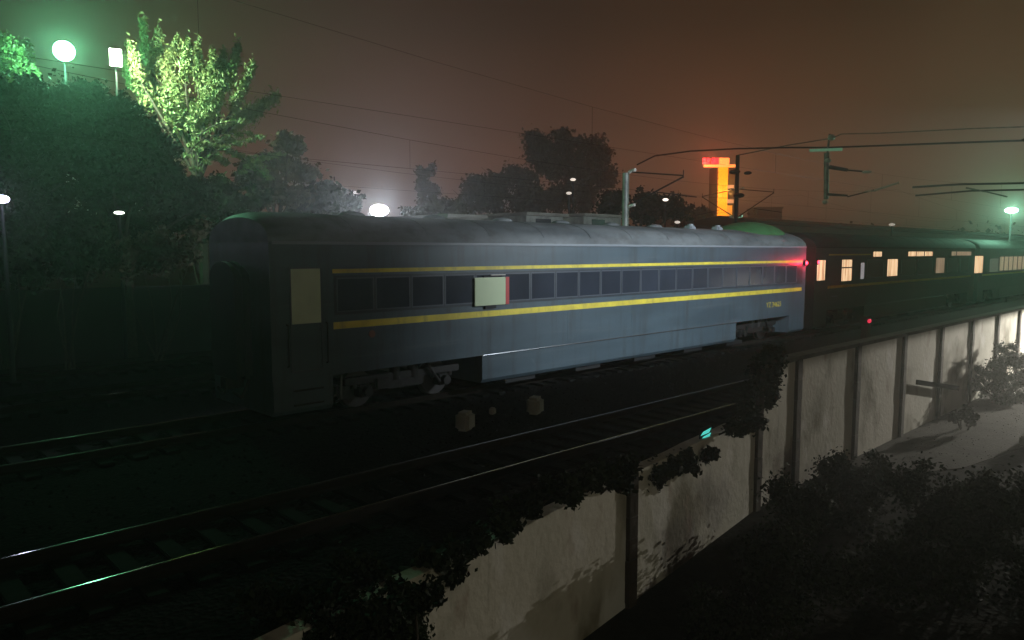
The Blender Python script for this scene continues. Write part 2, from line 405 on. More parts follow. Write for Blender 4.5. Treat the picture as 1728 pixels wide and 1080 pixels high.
def carriage(x0, x1, label, body, roof, stripes, col_end):
    """origin at the near-left foot of the car: local x along the car, local y=0 on its centre line"""
    c = empty('railway_carriage', label, 'railway carriage', 'carriages of the train', (x0, YC, 0))
    Ln = x1 - x0
    b = MB()
    prof = [(-HW, 1.0), (HW, 1.0), (HW, ZW), (HW - .03, ZW + .01), (-HW + .03, ZW + .01), (-HW, ZW)]
    b.prism_x(prof, 0, Ln)
    b.build('body', body, c)
    r = MB()
    arc = roof_arc(HW + .02, ZW + .012, ZR)
    n = len(arc); secs = []
    for xs, k in ((0.0, .80), (.10, .91), (.30, .975), (.6, 1.0), (Ln - .6, 1.0), (Ln - .30, .975), (Ln - .10, .91), (Ln, .80)):
        secs.append([(xs, y_ * (.93 + .07 * k if k < 1 else 1), ZW + .012 + (z_ - ZW - .012) * k) for y_, z_ in arc])
    vs = [v for s_ in secs for v in s_]; fs = []
    for i in range(len(secs) - 1):
        for j in range(n - 1): fs.append((i * n + j, (i + 1) * n + j, (i + 1) * n + j + 1, i * n + j + 1))
        fs.append((i * n + n - 1, (i + 1) * n + n - 1, (i + 1) * n, i * n))
    fs += [tuple(range(n)), tuple(range((len(secs) - 1) * n, len(secs) * n))]
    r.add(vs, fs)
    ro = r.build('roof', roof, c, True)
    gt = MB().box(.05, Ln - .05, -HW - .045, -HW + .0, ZW - .03, ZW + .035, bev=.01)
    gt.build('gutter', M['gutter'] if stripes > 1 else M['greenroof'], ro)
    for k in range(1, int(Ln / 2.1)):
        xx = k * 2.1; ribs = MB()
        pts = [(xx, y_ * 1.004, z_ + .006) for y_, z_ in arc[1:-1]]
        ribs.path(pts, .007, 4)
        ribs.build('roof_seam', roof, ro)
    # skirt with bogie openings
    for a_, b_ in ((.02, 1.45), (6.0, Ln - 6.0), (Ln - 1.45, Ln - .02)):
        s = MB().prism_x([(-HW + .004, .997), (-HW + .004, .34), (-HW + .08, .24), (HW - .08, .24), (HW - .004, .34), (HW - .004, .997)], a_, b_)
        s.build('skirt', body, c)
    for k in range(1, int(Ln / 3.15) + 1):
        MB().box(k * 3.15 - .012, k * 3.15 + .012, -HW - .003, -HW + .01, 1.02, 2.03).build('panel_seam', body, c)
    rb = MB(); rb.tube((6.0, -HW - .008, 1.0), (Ln - 6.0, -HW - .008, 1.0), .02, n=8)
    rb.build('trim_strip', M['bright'] if stripes > 1 else body, c, True)
    for a_, b_ in ((1.46, 5.99), (Ln - 5.99, Ln - 1.46)): MB().box(a_, b_, -1.2, 1.2, .93, .995).build('underframe', M['black'], c)
    for k in range(5): MB().box(7 + k * 3, 8.2 + k * 3, -1.4, 1.4, .10, .235).build('equipment_box', M['black'], c)
    bogie(c, 3.72, 0); bogie(c, Ln - 3.72, 1)
    # ends
    for xe, sg in ((0, -1), (Ln, 1)):
        gw = MB()
        arc2 = [(-.62, 1.05), (.62, 1.05)] + [(.62 * math.cos(t), 3.15 + .35 * math.sin(t)) for t in [math.pi * k / 8 for k in range(9)]]
        for q in range(4):
            xa = xe + sg * (.005 + q * .095); k2 = 1.0 + (.06 if q % 2 else 0)
            xb = xe + sg * (.095 + q * .095)
            gw.prism_x([(y_ * k2, 2.2 + (z_ - 2.2) * k2) for y_, z_ in arc2], min(xa, xb), max(xa, xb))
        gw.build('gangway_bellows', M['black'], c)
        cp = MB(); cp.box(min(xe, xe + sg * .42), max(xe, xe + sg * .42), -.14, .14, .72, .98)
        cp.build('coupler', M['iron'], c); cp = MB()
        cp.path([(xe + sg * .02, -.5, .95), (xe + sg * .22, -.5, .55), (xe + sg * .38, -.4, .7)], .035)
        cp.build('hose', M['black'], c); cp = MB()
        cp.path([(xe + sg * .02, .5, .95), (xe + sg * .22, .5, .50), (xe + sg * .38, .4, .7)], .035)
        cp.build('hose', M['black'], c)
    return c
def stripe(c, x0, x1, z0, z1, m=None):
    MB().box(x0, x1, -HW - .0055, -HW + .01, z0, z1).build('stripe', m or M['yellow'], c)

X1a, X1b = 7.18, 32.6
c1 = carriage(X1a, X1b, 'blue grey carriage with two yellow stripes and a pale board, last of the train', M['blue'], M['roofgrey'], 2, None)
lx = lambda px: S(px) - X1a
Ln1 = X1b - X1a
stripe(c1, lx(560), Ln1 - .35, 3.305, 3.40)
stripe(c1, lx(560), Ln1 - .35, 2.04, 2.20)
# dark glazing band with narrow pillars
z0w, z1w = 2.42, 3.20
MB().box(lx(562), Ln1 - .3, -HW - .004, -HW + .01, 2.36, 3.25).build('window_band', M['bandpaint'], c1)
xs = lx(566); wi = 0
bx0, bx1 = lx(797), lx(858)
while xs + 1.06 < Ln1 - .5:
    glass_window(c1, xs, xs + 1.0, z0w, z1w, M['glass']); xs += 1.045
# board hung over the windows
bd = MB().box(bx0 + .02, bx1 - .17, -HW - .075, -HW - .04, at(828, 516, Y=YN).z + .02, at(828, 468, Y=YN).z, bev=.01)
bdo = bd.build('destination_board', M['board'], c1); bdo['label'] = 'pale green board with a red right edge'
ztop, zbot = at(828, 468, Y=YN).z, at(828, 516, Y=YN).z + .02
MB().box(bx1 - .168, bx1 - .04, -HW - .072, -HW - .04, zbot, ztop).build('red_edge', M['redpaint'], bdo)
hk = MB().box(bx0 + .35, bx0 + .95, -HW - .06, -HW - .016, ztop + .002, ztop + .05, 0); hk.box(bx0 + .4, bx0 + .8, -HW - .06, -HW - .016, zbot - .09, zbot - .002)
hk.build('board_hook', M['black'], bdo)
MB().box(bx0 + .62, bx0 + 1.15, -HW - .064, -HW - .018, ztop + .052, ztop + .075).build('bracket', M['paleinsul'], bdo)
# door near the tail end
dx0, dx1 = lx(489), lx(539)
dz0, dz1 = 2.22, 3.42
d = MB().box(dx0, dx1, -HW - .012, -HW + .01, dz0, dz1, bev=.004)
do = d.build('door_window', M['cream'], c1); do['label'] = 'tall pale panel of the end door'
f = MB()
for (a_, b_, z_, zz) in ((dx0 - .04, dx0 - .002, 1.15, dz1 + .04), (dx1 + .002, dx1 + .04, 1.15, dz1 + .04), (dx0 - .002, dx1 + .002, dz1 + .002, dz1 + .04)):
    f.box(a_, b_, -HW - .018, -HW + .01, z_, zz)
f.box(dx0 - .002, dx1 + .002, -HW - .018, -HW + .01, 1.15, 1.19)
f.build('door_frame', M['glassframe'], c1)
for xx in (dx0 - .12, dx1 + .12): MB().path([(xx, -HW, 1.3), (xx, -HW - .07, 1.32), (xx, -HW - .07, 2.2), (xx, -HW, 2.22)], .014).build('handrail', M['iron'], c1)
for z_ in (.42, .74): MB().box(dx0, dx1, -HW - .06, -HW + .12, z_, z_ + .03).build('step', M['iron'], c1)
# small marks along the lower side
def text(par, body, x, z, size, m, y=-HW - .008, name='lettering'):
    cu = bpy.data.curves.new(name, 'FONT'); cu.body = body; cu.size = size; cu.extrude = .002; cu.space_character = 1.1
    tmp = bpy.data.objects.new('tmp', cu); sc.collection.objects.link(tmp)
    bpy.context.view_layer.update()
    me = bpy.data.meshes.new_from_object(tmp); bpy.data.objects.remove(tmp)
    me.materials.clear(); me.materials.append(m); me.name = name
    o = bpy.data.objects.new(name, me); sc.collection.objects.link(o); o.parent = par
    o.location = (x, y, z); o.rotation_euler = (math.pi / 2, 0, 0); return o
text(c1, 'YZ 34625', lx(1296), 1.46, .30, M['yellow'])
text(c1, 'YZ 34625', lx(634), 1.50, .20, M['glassframe'])
MB().tube((lx(625), -HW - .004, 1.86), (lx(625), -HW - .02, 1.86), .09, n=12).build('round_plate', mat('rosebrown', (.22, .10, .08), .6), c1)
MB().box(lx(538), lx(548), -HW - .02, -HW - .002, 1.32, 1.37).build('door_plate', M['glassframe'], c1)
# roof vents and the green cover at the inner end
for px in (1205, 1250):
    v = MB(); xx = lx(px)
    v.box(xx - .2, xx + .2, -.65, -.3, ZR - .12, ZR + .08, bev=.05); v.tube((xx, -.5, ZR + .05), (xx, -.5, ZR + .14), .11, n=10)
    v.build('roof_vent', M['gutter'], c1)
for k in range(6):
    v = MB(); xx = 3 + k * 2.6
    v.ball((xx, .0, ZR - .02), .28, 1.3, 1, .45); v.build('roof_vent', M['roofgrey'], c1, True)
gc = MB(); xa, xb = lx(1276), Ln1 - .25
secs = []; nn = 14
for i in range(13):
    t_ = i / 12; k_ = max(.02, math.sin(math.pi * min(1, .03 + t_ * .94)) ** .5)
    xx = xa + (xb - xa) * t_
    secs.append([(xx, 1.22 * math.cos(math.pi * j / nn) * (.55 + .45 * k_), ZR - .42 + (.80 * k_) * math.sin(math.pi * j / nn) ** .7) for j in range(nn + 1)])
vs = [v for s_ in secs for v in s_]; n = nn + 1; fs = []
for i in range(12):
    for j in range(nn): fs.append((i * n + j, (i + 1) * n + j, (i + 1) * n + j + 1, i * n + j + 1))
gc.add(vs, fs)
o = gc.build('roof_cover', M['tarp'], c1, True); o['label'] = 'rounded green cover over the roof end'
# tail lamps in the gap
def marker(par, x, y, z, power):
    h = MB().tube((x, y, z), (x - .0, y - .10, z), .11, n=14)
    ho = h.build('marker_lamp', M['black'], par)
    MB().ball((x, y - .11, z), .085, 1, .5, 1).build('lens', M['redlens'], ho, True)
    lamp('marker_light', 'POINT', (x, y - .30, z), (1, .02, .05), power, .05, parent=par)
marker(c1, Ln1 - .16, -HW, 3.28, 75)

# second carriage, dark green with lit windows
X2a, X2b = 33.55, 59.1
c2 = carriage(X2a, X2b, 'dark green carriage with a few warm lit windows, coupled behind the blue one', M['green'], M['greenroof'], 1, None)
q = lambda px: S(px) - X2a
marker(c2, .12, -HW, 3.30, 10)
def pxwin(c, off, x0, x1, zt, zb, m, mid=False):
    a_, b_ = S(x0) - off, S(x1) - off
    glass_window(c, a_, b_, zb, zt, m, mid)
pxwin(c2, X2a, 1379, 1394, 3.42, 2.42, M['lit'])
pxwin(c2, X2a, 1421, 1439, 3.42, 2.32, M['lit'], True)
pxwin(c2, X2a, 1453, 1460, 3.25, 2.36, M['litpale'])
pxwin(c2, X2a, 1498, 1516, 3.40, 2.42, M['lit'])
pxwin(c2, X2a, 1580, 1595, 3.42, 2.42, M['litdim'])
for a_, b_ in ((1464, 1492), (1522, 1546), (1550, 1575), (1600, 1618), (1622, 1636)):
    pxwin(c2, X2a, a_, b_, 3.38, 2.42, M['glass'])
for a_, b_, mm in ((1474, 1488, 'lit'), (1533, 1545.5, 'lit'), (1547, 1559, 'lit'), (1561, 1574, 'lit'), (1606, 1613, 'litdim'), (1615, 1639, 'litdim')):
    x_ = MB().box(S(a_) - X2a, S(b_) - X2a, -HW - .008, -HW + .01, 3.52, 3.78); x_.build('upper_lit_panel', M[mm], c2)  # small glowing panels above the window row
stripe(c2, q(1399), q(1470), 3.60, 3.67)
stripe(c2, q(1399), q(1640), 2.04, 2.17)
MB().box(q(1405), q(1416), -HW - .01, -HW + .01, 1.62, 1.68).build('number_plate', M['glassframe'], c2)
X3a, X3b = 60.0, 85.5
c3 = carriage(X3a, X3b, 'dark carriage farthest up the line with a continuous row of dim windows', M['green'], M['greenroof'], 1, None)
pxwin(c3, X3a, 1645.5, 1660, 3.50, 2.25, M['lit'])
pxwin(c3, X3a, 1671, 1686, 3.30, 2.25, mat('litfaint', (.2, .2, .17), .5, emit=(.6, .55, .45), es=.10))
x_ = 1688
while x_ < 1760:
    pxwin(c3, X3a, x_, x_ + 7.0, 3.42, 2.3, M['litdim']); x_ += 7.6
stripe(c3, 1, 24.5, 2.04, 2.17)
X4a = 86.4
c4 = carriage(X4a, X4a + 25.5, 'carriage beyond the third one, barely in the picture', M['green'], M['greenroof'], 1, None)
for k in range(12): glass_window(c4, 2 + k * 1.8, 3.1 + k * 1.8, 2.4, 3.4, M['litdim'])

# ------------------------------------------------------------------ retaining wall
def wpt(s_): return Vector((s_, wall_y(s_), 0))
posts = [-5.0, 2.6, 10.07, 16.1] + [18.35 + 3.86 * k for k in range(12)]
wl = empty('retaining_wall', 'beige plastered panel wall with dark posts running along the railway', 'wall', None, (0, 8, LOW))
P0 = Vector((0, 8, LOW))
top = lambda s_: 1.02 if s_ > 17.2 else (-.02 if s_ < 15 else -.02)
T = .24
for a_, b_ in zip(posts, posts[1:]):
    A, B = wpt(a_) - P0, wpt(b_) - P0
    far = a_ > 17.2
    zt = (1.02 if far else .0) - LOW
    if abs(a_ - 16.1) < .01: zt = 1.02 - LOW
    A.z = B.z = 0
    a0 = A + (B - A).normalized() * .001; b0 = B - (B - A).normalized() * .001
    nseg = 10; m = MB(); vs = []
    for i in range(nseg + 1):
        p_ = a0.lerp(b0, i / nseg)
        zz = zt - (rnd.uniform(0, .03))
        vs += [(p_.x, p_.y, -.3), (p_.x, p_.y, zz), (p_.x, p_.y + T, zz), (p_.x, p_.y + T, -.3)]
    fs = []
    for i in range(nseg):
        for j in range(4): fs.append((i * 4 + j, i * 4 + (j + 1) % 4, i * 4 + 4 + (j + 1) % 4, i * 4 + 4 + j))
    fs += [(0, 1, 2, 3), (nseg * 4, nseg * 4 + 3, nseg * 4 + 2, nseg * 4 + 1)]
    m.add(vs, fs); m.build('wall_panel', M['wall'], wl)
    if zt > 2.5:
        cpn = MB(); d_ = (B - A).normalized(); n2 = Vector((d_.y, -d_.x, 0))
        A2 = a0 + d_ * .02; B2 = b0 - d_ * .02
        q4 = [A2 + n2 * .07, B2 + n2 * .07, B2 - n2 * .32, A2 - n2 * .32]
        cpn.add([(v.x, v.y, zt + .004) for v in q4] + [(v.x, v.y, zt + .11) for v in q4], [(0, 1, 2, 3), (7, 6, 5, 4), (0, 4, 5, 1), (1, 5, 6, 2), (2, 6, 7, 3), (3, 7, 4, 0)])
        cpn.build('coping', M['cap'], wl)
for s_ in posts:
    p_ = wpt(s_) - P0; far = s_ > 16; hgt = (1.06 if far else .04) - LOW
    m = MB(); w2 = .13 if s_ > 17 else .12
    n3 = 7
    for i in range(n3):
        z0_, z1_ = -.3 + (hgt + .3) * i / n3, -.3 + (hgt + .3) * (i + 1) / n3 - .004
        j = rnd.uniform(-.012, .012)
        m.box(p_.x - w2 + j, p_.x + w2 + j, p_.y - .10 + j, p_.y + .0, z0_, z1_, bev=.008)
    m.build('post', M['plaster_stain'], wl)

# pipe sticking out from the wall
A = at(1548, 645, Y=8.27); B = at(1616, 655, Y=8.22)
o = MB().box(-1, 1, -.05, .05, -.085, .085).build('timber_bar', mat('tarred', (.004, .004, .004), 1.0, spec=0))
o.location = (A + B) / 2; dv = (B - A); o.scale = (dv.length / 2, 1, 1); o.rotation_euler = dv.to_track_quat('X', 'Z').to_euler()
tag(o, 'black bar fixed level across a post of the beige wall', 'bar')
# a low rough wall at the right edge, rubble beside the path
lowp = empty('rubble_wall', 'low crumbling beige wall beside the path at the right edge', 'low wall', None, (26.9, 5.1, LOW))
m = MB()
for k in range(26):
    xx = rnd.uniform(-.2, 5.5); yy = rnd.uniform(-.15, .15); zz = rnd.uniform(0, .5)
    m.box(xx, xx + rnd.uniform(.3, .7), yy - .18, yy + .18, zz, zz + rnd.uniform(.15, .32), bev=.04)
m.build('stones', M['concrete'], lowp)

# ------------------------------------------------------------------ vegetation
def leaf_mesh(name, centres, radii, n, size, m, parent, squash=1.0, elong=1.0, up=0.0, seed=1, loc=(0, 0, 0)):
    rg = np.random.default_rng(seed)
    C = np.array(centres, float); Rr = np.array(radii, float)
    if Rr.ndim == 1: Rr = np.stack([Rr, Rr, Rr * squash], 1)
    wgt = Rr.prod(1) ** (2 / 3); idx = rg.choice(len(C), n, p=wgt / wgt.sum())
    d = rg.normal(size=(n, 3)); d /= np.linalg.norm(d, axis=1)[:, None]
    rad = np.minimum(np.abs(rg.normal(0, .75, n)), 2.1)
    P = C[idx] + d * Rr[idx] * rad[:, None]
    nx = rg.normal(size=(n, 3)); nx[:, 2] += up; nx /= np.linalg.norm(nx, axis=1)[:, None]
    t = np.cross(nx, rg.normal(size=(n, 3))); t /= np.linalg.norm(t, axis=1)[:, None]
    sz = size * rg.uniform(.5, 1.3, n)
    a_ = nx * (sz * elong)[:, None]; b_ = t * (sz * .5)[:, None]
    V = np.stack([P - a_ * .5, P + b_, P + a_ * .5, P - b_], 1).reshape(-1, 3) - np.array(loc)
    me = bpy.data.meshes.new(name)
    me.vertices.add(4 * n); me.vertices.foreach_set('co', V.ravel())
    me.loops.add(4 * n); me.loops.foreach_set('vertex_index', np.arange(4 * n))
    me.polygons.add(n); me.polygons.foreach_set('loop_start', np.arange(0, 4 * n, 4))
    me.update(calc_edges=True); me.materials.append(m)
    o = bpy.data.objects.new(name, me); sc.collection.objects.link(o)
    if parent: o.parent = parent
    return o
def limb(m, a, b, r0, r1, bend=.12, n=5):
    a, b = Vector(a), Vector(b); L_ = (b - a).length
    off = Vector((rnd.uniform(-1, 1), rnd.uniform(-1, 1), rnd.uniform(-.2, .6))) * L_ * bend
    prev = a; pr = r0
    for i in range(1, n + 1):
        t_ = i / n; p_ = a.lerp(b, t_) + off * math.sin(math.pi * t_); r = r0 + (r1 - r0) * t_
        m.tube(prev, p_, pr, r, 6, 0, False); prev = p_; pr = r
def tree(label, clumps_px, depth, base_px, leaf, n, size, group=None, gz=-.3, elong=1.6, up=0, trunk_r=.22, name='tree', cat='tree', djit=1.6, seed=3, squash=.8, bark='bark'):
    """clumps_px: (px, py, radius in px) spots of the crown, turned into real positions at the tree's distance"""
    rr = random.Random(seed)
    base = at(base_px, 424, d=depth); base.z = gz
    t = empty(name, label, cat, group, base)
    cs = []; rs = []
    for (x_, y_, r_) in clumps_px:
        R_ = r_ * depth / 1250
        cs.append(at(x_, y_, d=depth + rr.uniform(-djit, djit)) - base); rs.append(R_)
    m = MB(); lowest = min(c.z for c in cs); fork = Vector((0, 0, max(.6, lowest * .75)))
    limb(m, (0, 0, -.1), fork, trunk_r, trunk_r * .72, .03)
    for c_, r_ in zip(cs, rs):
        limb(m, fork + Vector((0, 0, rr.uniform(-.3, .3))), c_ + Vector((0, 0, r_ * .1)), trunk_r * .42, .03, .10)
        for _ in range(3):
            dd = Vector((rr.uniform(-1, 1), rr.uniform(-1, 1), rr.uniform(-.2, 1))) * r_
            limb(m, c_, c_ + dd, .035, .012, .15, 3)
    m.build('trunk', M[bark], t)
    # break every clump into smaller sprays so that the outline is uneven
    C2 = []; R2 = []
    for c_, r_ in zip(cs, rs):
        for _ in range(16):
            v = Vector((rr.gauss(0, 1), rr.gauss(0, 1), rr.gauss(0, 1))).normalized() * r_ * rr.uniform(.2, 1.1)
            v.z *= squash
            C2.append(tuple(c_ + v)); R2.append(r_ * rr.uniform(.22, .55))
    leaf_mesh('crown', C2, R2, n, size, M[leaf], t, squash=.85, elong=elong, up=up, seed=seed)
    return t

# lime-lit tree by the lamps : fan of upright shoots
def fan_tree():
    dep = 34; base = at(340, 424, d=dep); base.z = -.3
    t = empty('tree', 'tree with upright lime green shoots lit by the white lamp', 'tree', None, base)
    m = MB(); hub = at(335, 300, d=dep) - base
    limb(m, (0, 0, -.1), hub, .26, .16, .03)
    rr = random.Random(5); C = []; Rr = []
    shoots = [((250, 118), (241, 40), 9), ((262, 125), (268, 58), 10), ((280, 118), (300, 72), 9), ((312, 120), (318, 76), 9), ((332, 125), (335, 78), 8),
              ((358, 140), (360, 92), 9), ((372, 145), (378, 92), 8), ((384, 140), (402, 82), 9), ((232, 130), (218, 80), 10), ((240, 150), (212, 112), 10),
              ((262, 150), (240, 95), 14), ((275, 160), (262, 110), 15), ((300, 170), (285, 120), 13), ((350, 190), (372, 150), 12), ((330, 210), (352, 170), 14),
              ((318, 225), (322, 180), 14), ((395, 180), (428, 110), 8), ((405, 200), (468, 165), 8), ((300, 200), (278, 165), 12), ((380, 215), (440, 185), 9),
              ((345, 150), (345, 120), 10), ((255, 175), (238, 140), 10)]
    for (a_, b_, w_) in shoots:
        dj = rr.uniform(-1.6, 1.6); A = at(*a_, d=dep + dj * .6) - base; B = at(*b_, d=dep + dj) - base
        limb(m, hub + Vector((0, 0, rr.uniform(-.4, .3))), A, .085, .04, .08)
        limb(m, A, B, .04, .014, .05, 4)
        for k in range(9):
            p_ = A.lerp(B, k / 8 * 1.0); C.append(tuple(p_)); Rr.append((.85 * w_ * dep / 1250 * (1.15 - .5 * k / 8),) * 2 + (.36,))
    for (a_, b_) in (((315, 262), (420, 225)), ((330, 285), (440, 232)), ((325, 245), (400, 262)), ((320, 272), (395, 238)), ((330, 235), (410, 205)), ((350, 268), (380, 275)), ((400, 260), (455, 300)), ((410, 290), (470, 262))):
        dj = rr.uniform(-1.3, 1.3); A = at(*a_, d=dep + dj) - base; B = at(*b_, d=dep + dj) - base
        limb(m, A, B, .04, .014, .16, 5)
        for k in range(7):
            p_ = A.lerp(B, k / 6); C.append((p_.x, p_.y, p_.z + .2 * math.sin(math.pi * k / 6))); Rr.append((.20, .20, .09))
    m.build('trunk', M['bark'], t)
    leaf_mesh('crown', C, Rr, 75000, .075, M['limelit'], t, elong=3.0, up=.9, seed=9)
fan_tree()

D_ = 'trees behind the train'
tree('big dark tree below the round green lamp, left edge', [(-20, 190, 60), (60, 165, 45), (120, 175, 42), (30, 250, 75), (110, 260, 65), (-30, 320, 60), (80, 330, 60), (30, 180, 50), (140, 215, 45), (20, 390, 60), (110, 385, 55)], 27, 50, 'leafdark', 60000, .13, D_, seed=11)
tree('big dark tree in front of the lime green shoots', [(185, 190, 42), (230, 215, 40), (265, 262, 38), (190, 270, 60), (240, 310, 50), (170, 330, 50), (280, 330, 34), (150, 160, 26), (215, 250, 50), (200, 385, 50), (260, 370, 45), (292, 305, 34), (318, 335, 34), (300, 365, 34), (345, 350, 26)], 28, 215, 'leafdark', 60000, .13, D_, seed=12)
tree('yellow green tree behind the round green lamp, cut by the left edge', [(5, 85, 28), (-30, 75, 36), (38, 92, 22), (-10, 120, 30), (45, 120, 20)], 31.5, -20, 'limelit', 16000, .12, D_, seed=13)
tree('small dark tree with a ragged top right of the lime shoots', [(485, 245, 22), (500, 250, 14), (460, 272, 24), (500, 285, 26), (430, 300, 30), (470, 320, 32)], 38, 470, 'leafbrown', 12000, .19, D_, seed=14)
tree('dark round tree left of the bluish floodlight', [(540, 320, 26), (565, 335, 26), (520, 340, 32), (590, 350, 22), (500, 355, 28)], 40, 545, 'leafdark', 6000, .2, D_, seed=15)
tree('tall bare topped tree in the haze above the train', [(915, 245, 26), (955, 240, 24), (990, 245, 24), (1010, 262, 20), (935, 280, 34), (985, 290, 34), (1015, 305, 26), (900, 232, 12), (960, 325, 40)], 95, 965, 'leafbrown', 26000, .36, D_, seed=16, squash=.9)
tree('spreading low tree in the haze left of the tall one', [(800, 312, 24), (840, 305, 26), (875, 300, 24), (830, 335, 34), (880, 335, 34), (780, 340, 22), (905, 345, 28)], 90, 845, 'leafbrown', 18000, .34, D_, seed=17)
tree('narrow dark poplar right of the bluish floodlight', [(712, 292, 9), (728, 288, 8), (715, 315, 12), (728, 320, 12), (720, 345, 16)], 85, 720, 'leafbrown', 6000, .32, D_, seed=18, squash=1.4)
tree('low bushy tree behind the poplar, just over the carriage roof', [(690, 362, 14), (740, 350, 22), (770, 358, 20), (715, 362, 18)], 52, 735, 'leafbrown', 4500, .22, D_, seed=19)
tree('dark bushy tree behind the grey mast', [(1040, 335, 26), (1085, 335, 20), (1025, 355, 26), (1120, 350, 22), (1150, 358, 20), (1080, 360, 24)], 58, 1080, 'leafdark', 14000, .22, D_, seed=20)
tree('dark low tree left of the amber tower', [(1175, 365, 16), (1195, 372, 13), (1150, 372, 16)], 75, 1172, 'leafbrown', 4000, .28, D_, seed=21)

def bush(label, clumps, depth, leaf, n, size, seed, name='bush', group='bushes by the wall', gz=LOW, elong=1.5):
    rr = random.Random(seed); cx = sum(c[0] for c in clumps) / len(clumps)
    base = at(cx, 700, d=depth); base.z = gz
    t = empty(name, label, 'bush', group, base)
    m = MB(); C2 = []; R2 = []
    for (x_, y_, r_) in clumps:
        R_ = r_ * depth / 1250; c_ = at(x_, y_, d=depth + rr.uniform(-.8, .8)) - base
        limb(m, (rr.uniform(-.2, .2), rr.uniform(-.2, .2), 0), c_, .035, .012, .12, 4)
        for _ in range(10):
            v = Vector((rr.gauss(0, 1), rr.gauss(0, 1), rr.gauss(0, 1))).normalized() * R_ * rr.uniform(.3, 1.0)
            C2.append(tuple(c_ + v)); R2.append(R_ * rr.uniform(.2, .45))
    m.build('stems', M['bark'], t)
    leaf_mesh('foliage', C2, R2, n, size, M[leaf], t, elong=elong, seed=seed)
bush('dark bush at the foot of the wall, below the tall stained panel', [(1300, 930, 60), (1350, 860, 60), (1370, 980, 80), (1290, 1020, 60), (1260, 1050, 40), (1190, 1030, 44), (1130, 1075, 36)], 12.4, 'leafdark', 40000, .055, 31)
bush('dark bush added over unlit ground before the second and third wall posts', [(1400, 800, 40), (1440, 830, 50), (1480, 800, 40), (1380, 860, 50), (1450, 900, 70)], 17, 'leafdark', 36000, .06, 32)  # near-black foliage added to darken the ground, which is only unlit
bush('dark bush added over unlit ground at the bottom right corner', [(1560, 830, 60), (1640, 850, 60), (1720, 860, 60), (1600, 930, 90), (1700, 960, 90), (1500, 960, 80)], 13.5, 'leafdark', 44000, .06, 33)  # dark leaves put in where there is only unlit ground
bush('grey green bush against the wall beside the black bar', [(1662, 630, 16), (1648, 648, 12), (1684, 616, 18), (1705, 602, 22), (1725, 608, 24), (1660, 655, 16), (1690, 648, 18), (1720, 645, 20), (1675, 630, 16), (1655, 676, 12), (1670, 676, 18), (1700, 672, 20), (1725, 670, 18)], 30.3, 'leafgrey', 30000, .06, 34)
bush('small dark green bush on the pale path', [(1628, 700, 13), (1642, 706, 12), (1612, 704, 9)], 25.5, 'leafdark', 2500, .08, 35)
UG = 'undergrowth below the trees'
bush('dark undergrowth at the left edge beneath the big tree', [(-30, 430, 40), (20, 420, 38), (60, 440, 36), (0, 460, 30)], 24.5, 'leafdark', 9000, .13, 51, group=UG, gz=-.3)
bush('dark undergrowth under the middle of the big trees', [(90, 425, 36), (130, 440, 34), (165, 420, 36), (120, 460, 26)], 25, 'leafdark', 9000, .13, 52, group=UG, gz=-.3)
bush('brownish undergrowth just left of the dark carriage end', [(200, 430, 34), (235, 440, 32), (270, 420, 36), (300, 440, 30), (330, 410, 30)], 26, 'leafbrown', 9000, .13, 53, group=UG, gz=-.3)
bush('dark brush behind the carriage end', [(330, 330, 34), (380, 330, 34), (430, 335, 30), (400, 360, 34), (350, 370, 34)], 34, 'leafdark', 9000, .16, 54, group=UG, gz=-.3)
bush('black bush added as shadow before the nearest end of the wall', [(640, 1050, 70), (560, 1060, 80), (690, 1075, 40), (600, 980, 50), (480, 1080, 80), (700, 1010, 22)], 8.2, 'leafdark', 36000, .05, 36)  # added to stand in for the shadow on this end of the wall
# weeds hanging over the near wall top
def ivy(label, pts, Yp, n, seed):
    rr = random.Random(seed); base = at(*pts[0][:2], Y=Yp); base.z = -.2
    t = empty('bush', label, 'bush', 'weeds over the wall top', base)
    m = MB(); C2 = []; R2 = []
    for (x_, y_, r_) in pts:
        p_ = at(x_, y_, Y=Yp); dpt = p_.length; R_ = 1.4 * r_ * dpt / 1350; c_ = p_ - base
        root = Vector((c_.x, .55, 0)); limb(m, root, c_, .03, .01, .1, 4)
        for _ in range(8):
            v = Vector((rr.gauss(0, 1), rr.gauss(0, .6), rr.gauss(0, 1))).normalized() * R_ * rr.uniform(.3, .95)
            C2.append(tuple(c_ + v)); R2.append(R_ * rr.uniform(.25, .45))
    m.build('stems', M['bark'], t)
    leaf_mesh('foliage', C2, R2, n, .075, M['leafdark'], t, elong=1.5, seed=seed)
ivy('black overgrown bush at the step where the wall gets higher', [(1285, 640, 24), (1300, 620, 22), (1290, 665, 20), (1310, 600, 14), (1262, 690, 22)], 8.35, 11000, 41)
ivy('dark weeds hanging over the low wall top near the teal marker', [(1262, 705, 18), (1240, 722, 12), (1160, 778, 16), (1130, 790, 20), (1100, 802, 22), (1200, 765, 12)], 7.7, 12000, 42)
ivy('dark weeds hanging over the nearest stretch of the wall, thickened to darken its end', [(1050, 800, 26), (1000, 815, 24), (950, 825, 24), (900, 848, 24), (850, 876, 24), (800, 915, 24), (760, 950, 26), (720, 985, 30), (690, 1030, 34), (660, 1080, 36), (720, 960, 24), (640, 1010, 34), (570, 1050, 36), (500, 1075, 36)], 6.95, 30000, 43)  # clumps at the near end added to black out the unlit wall top

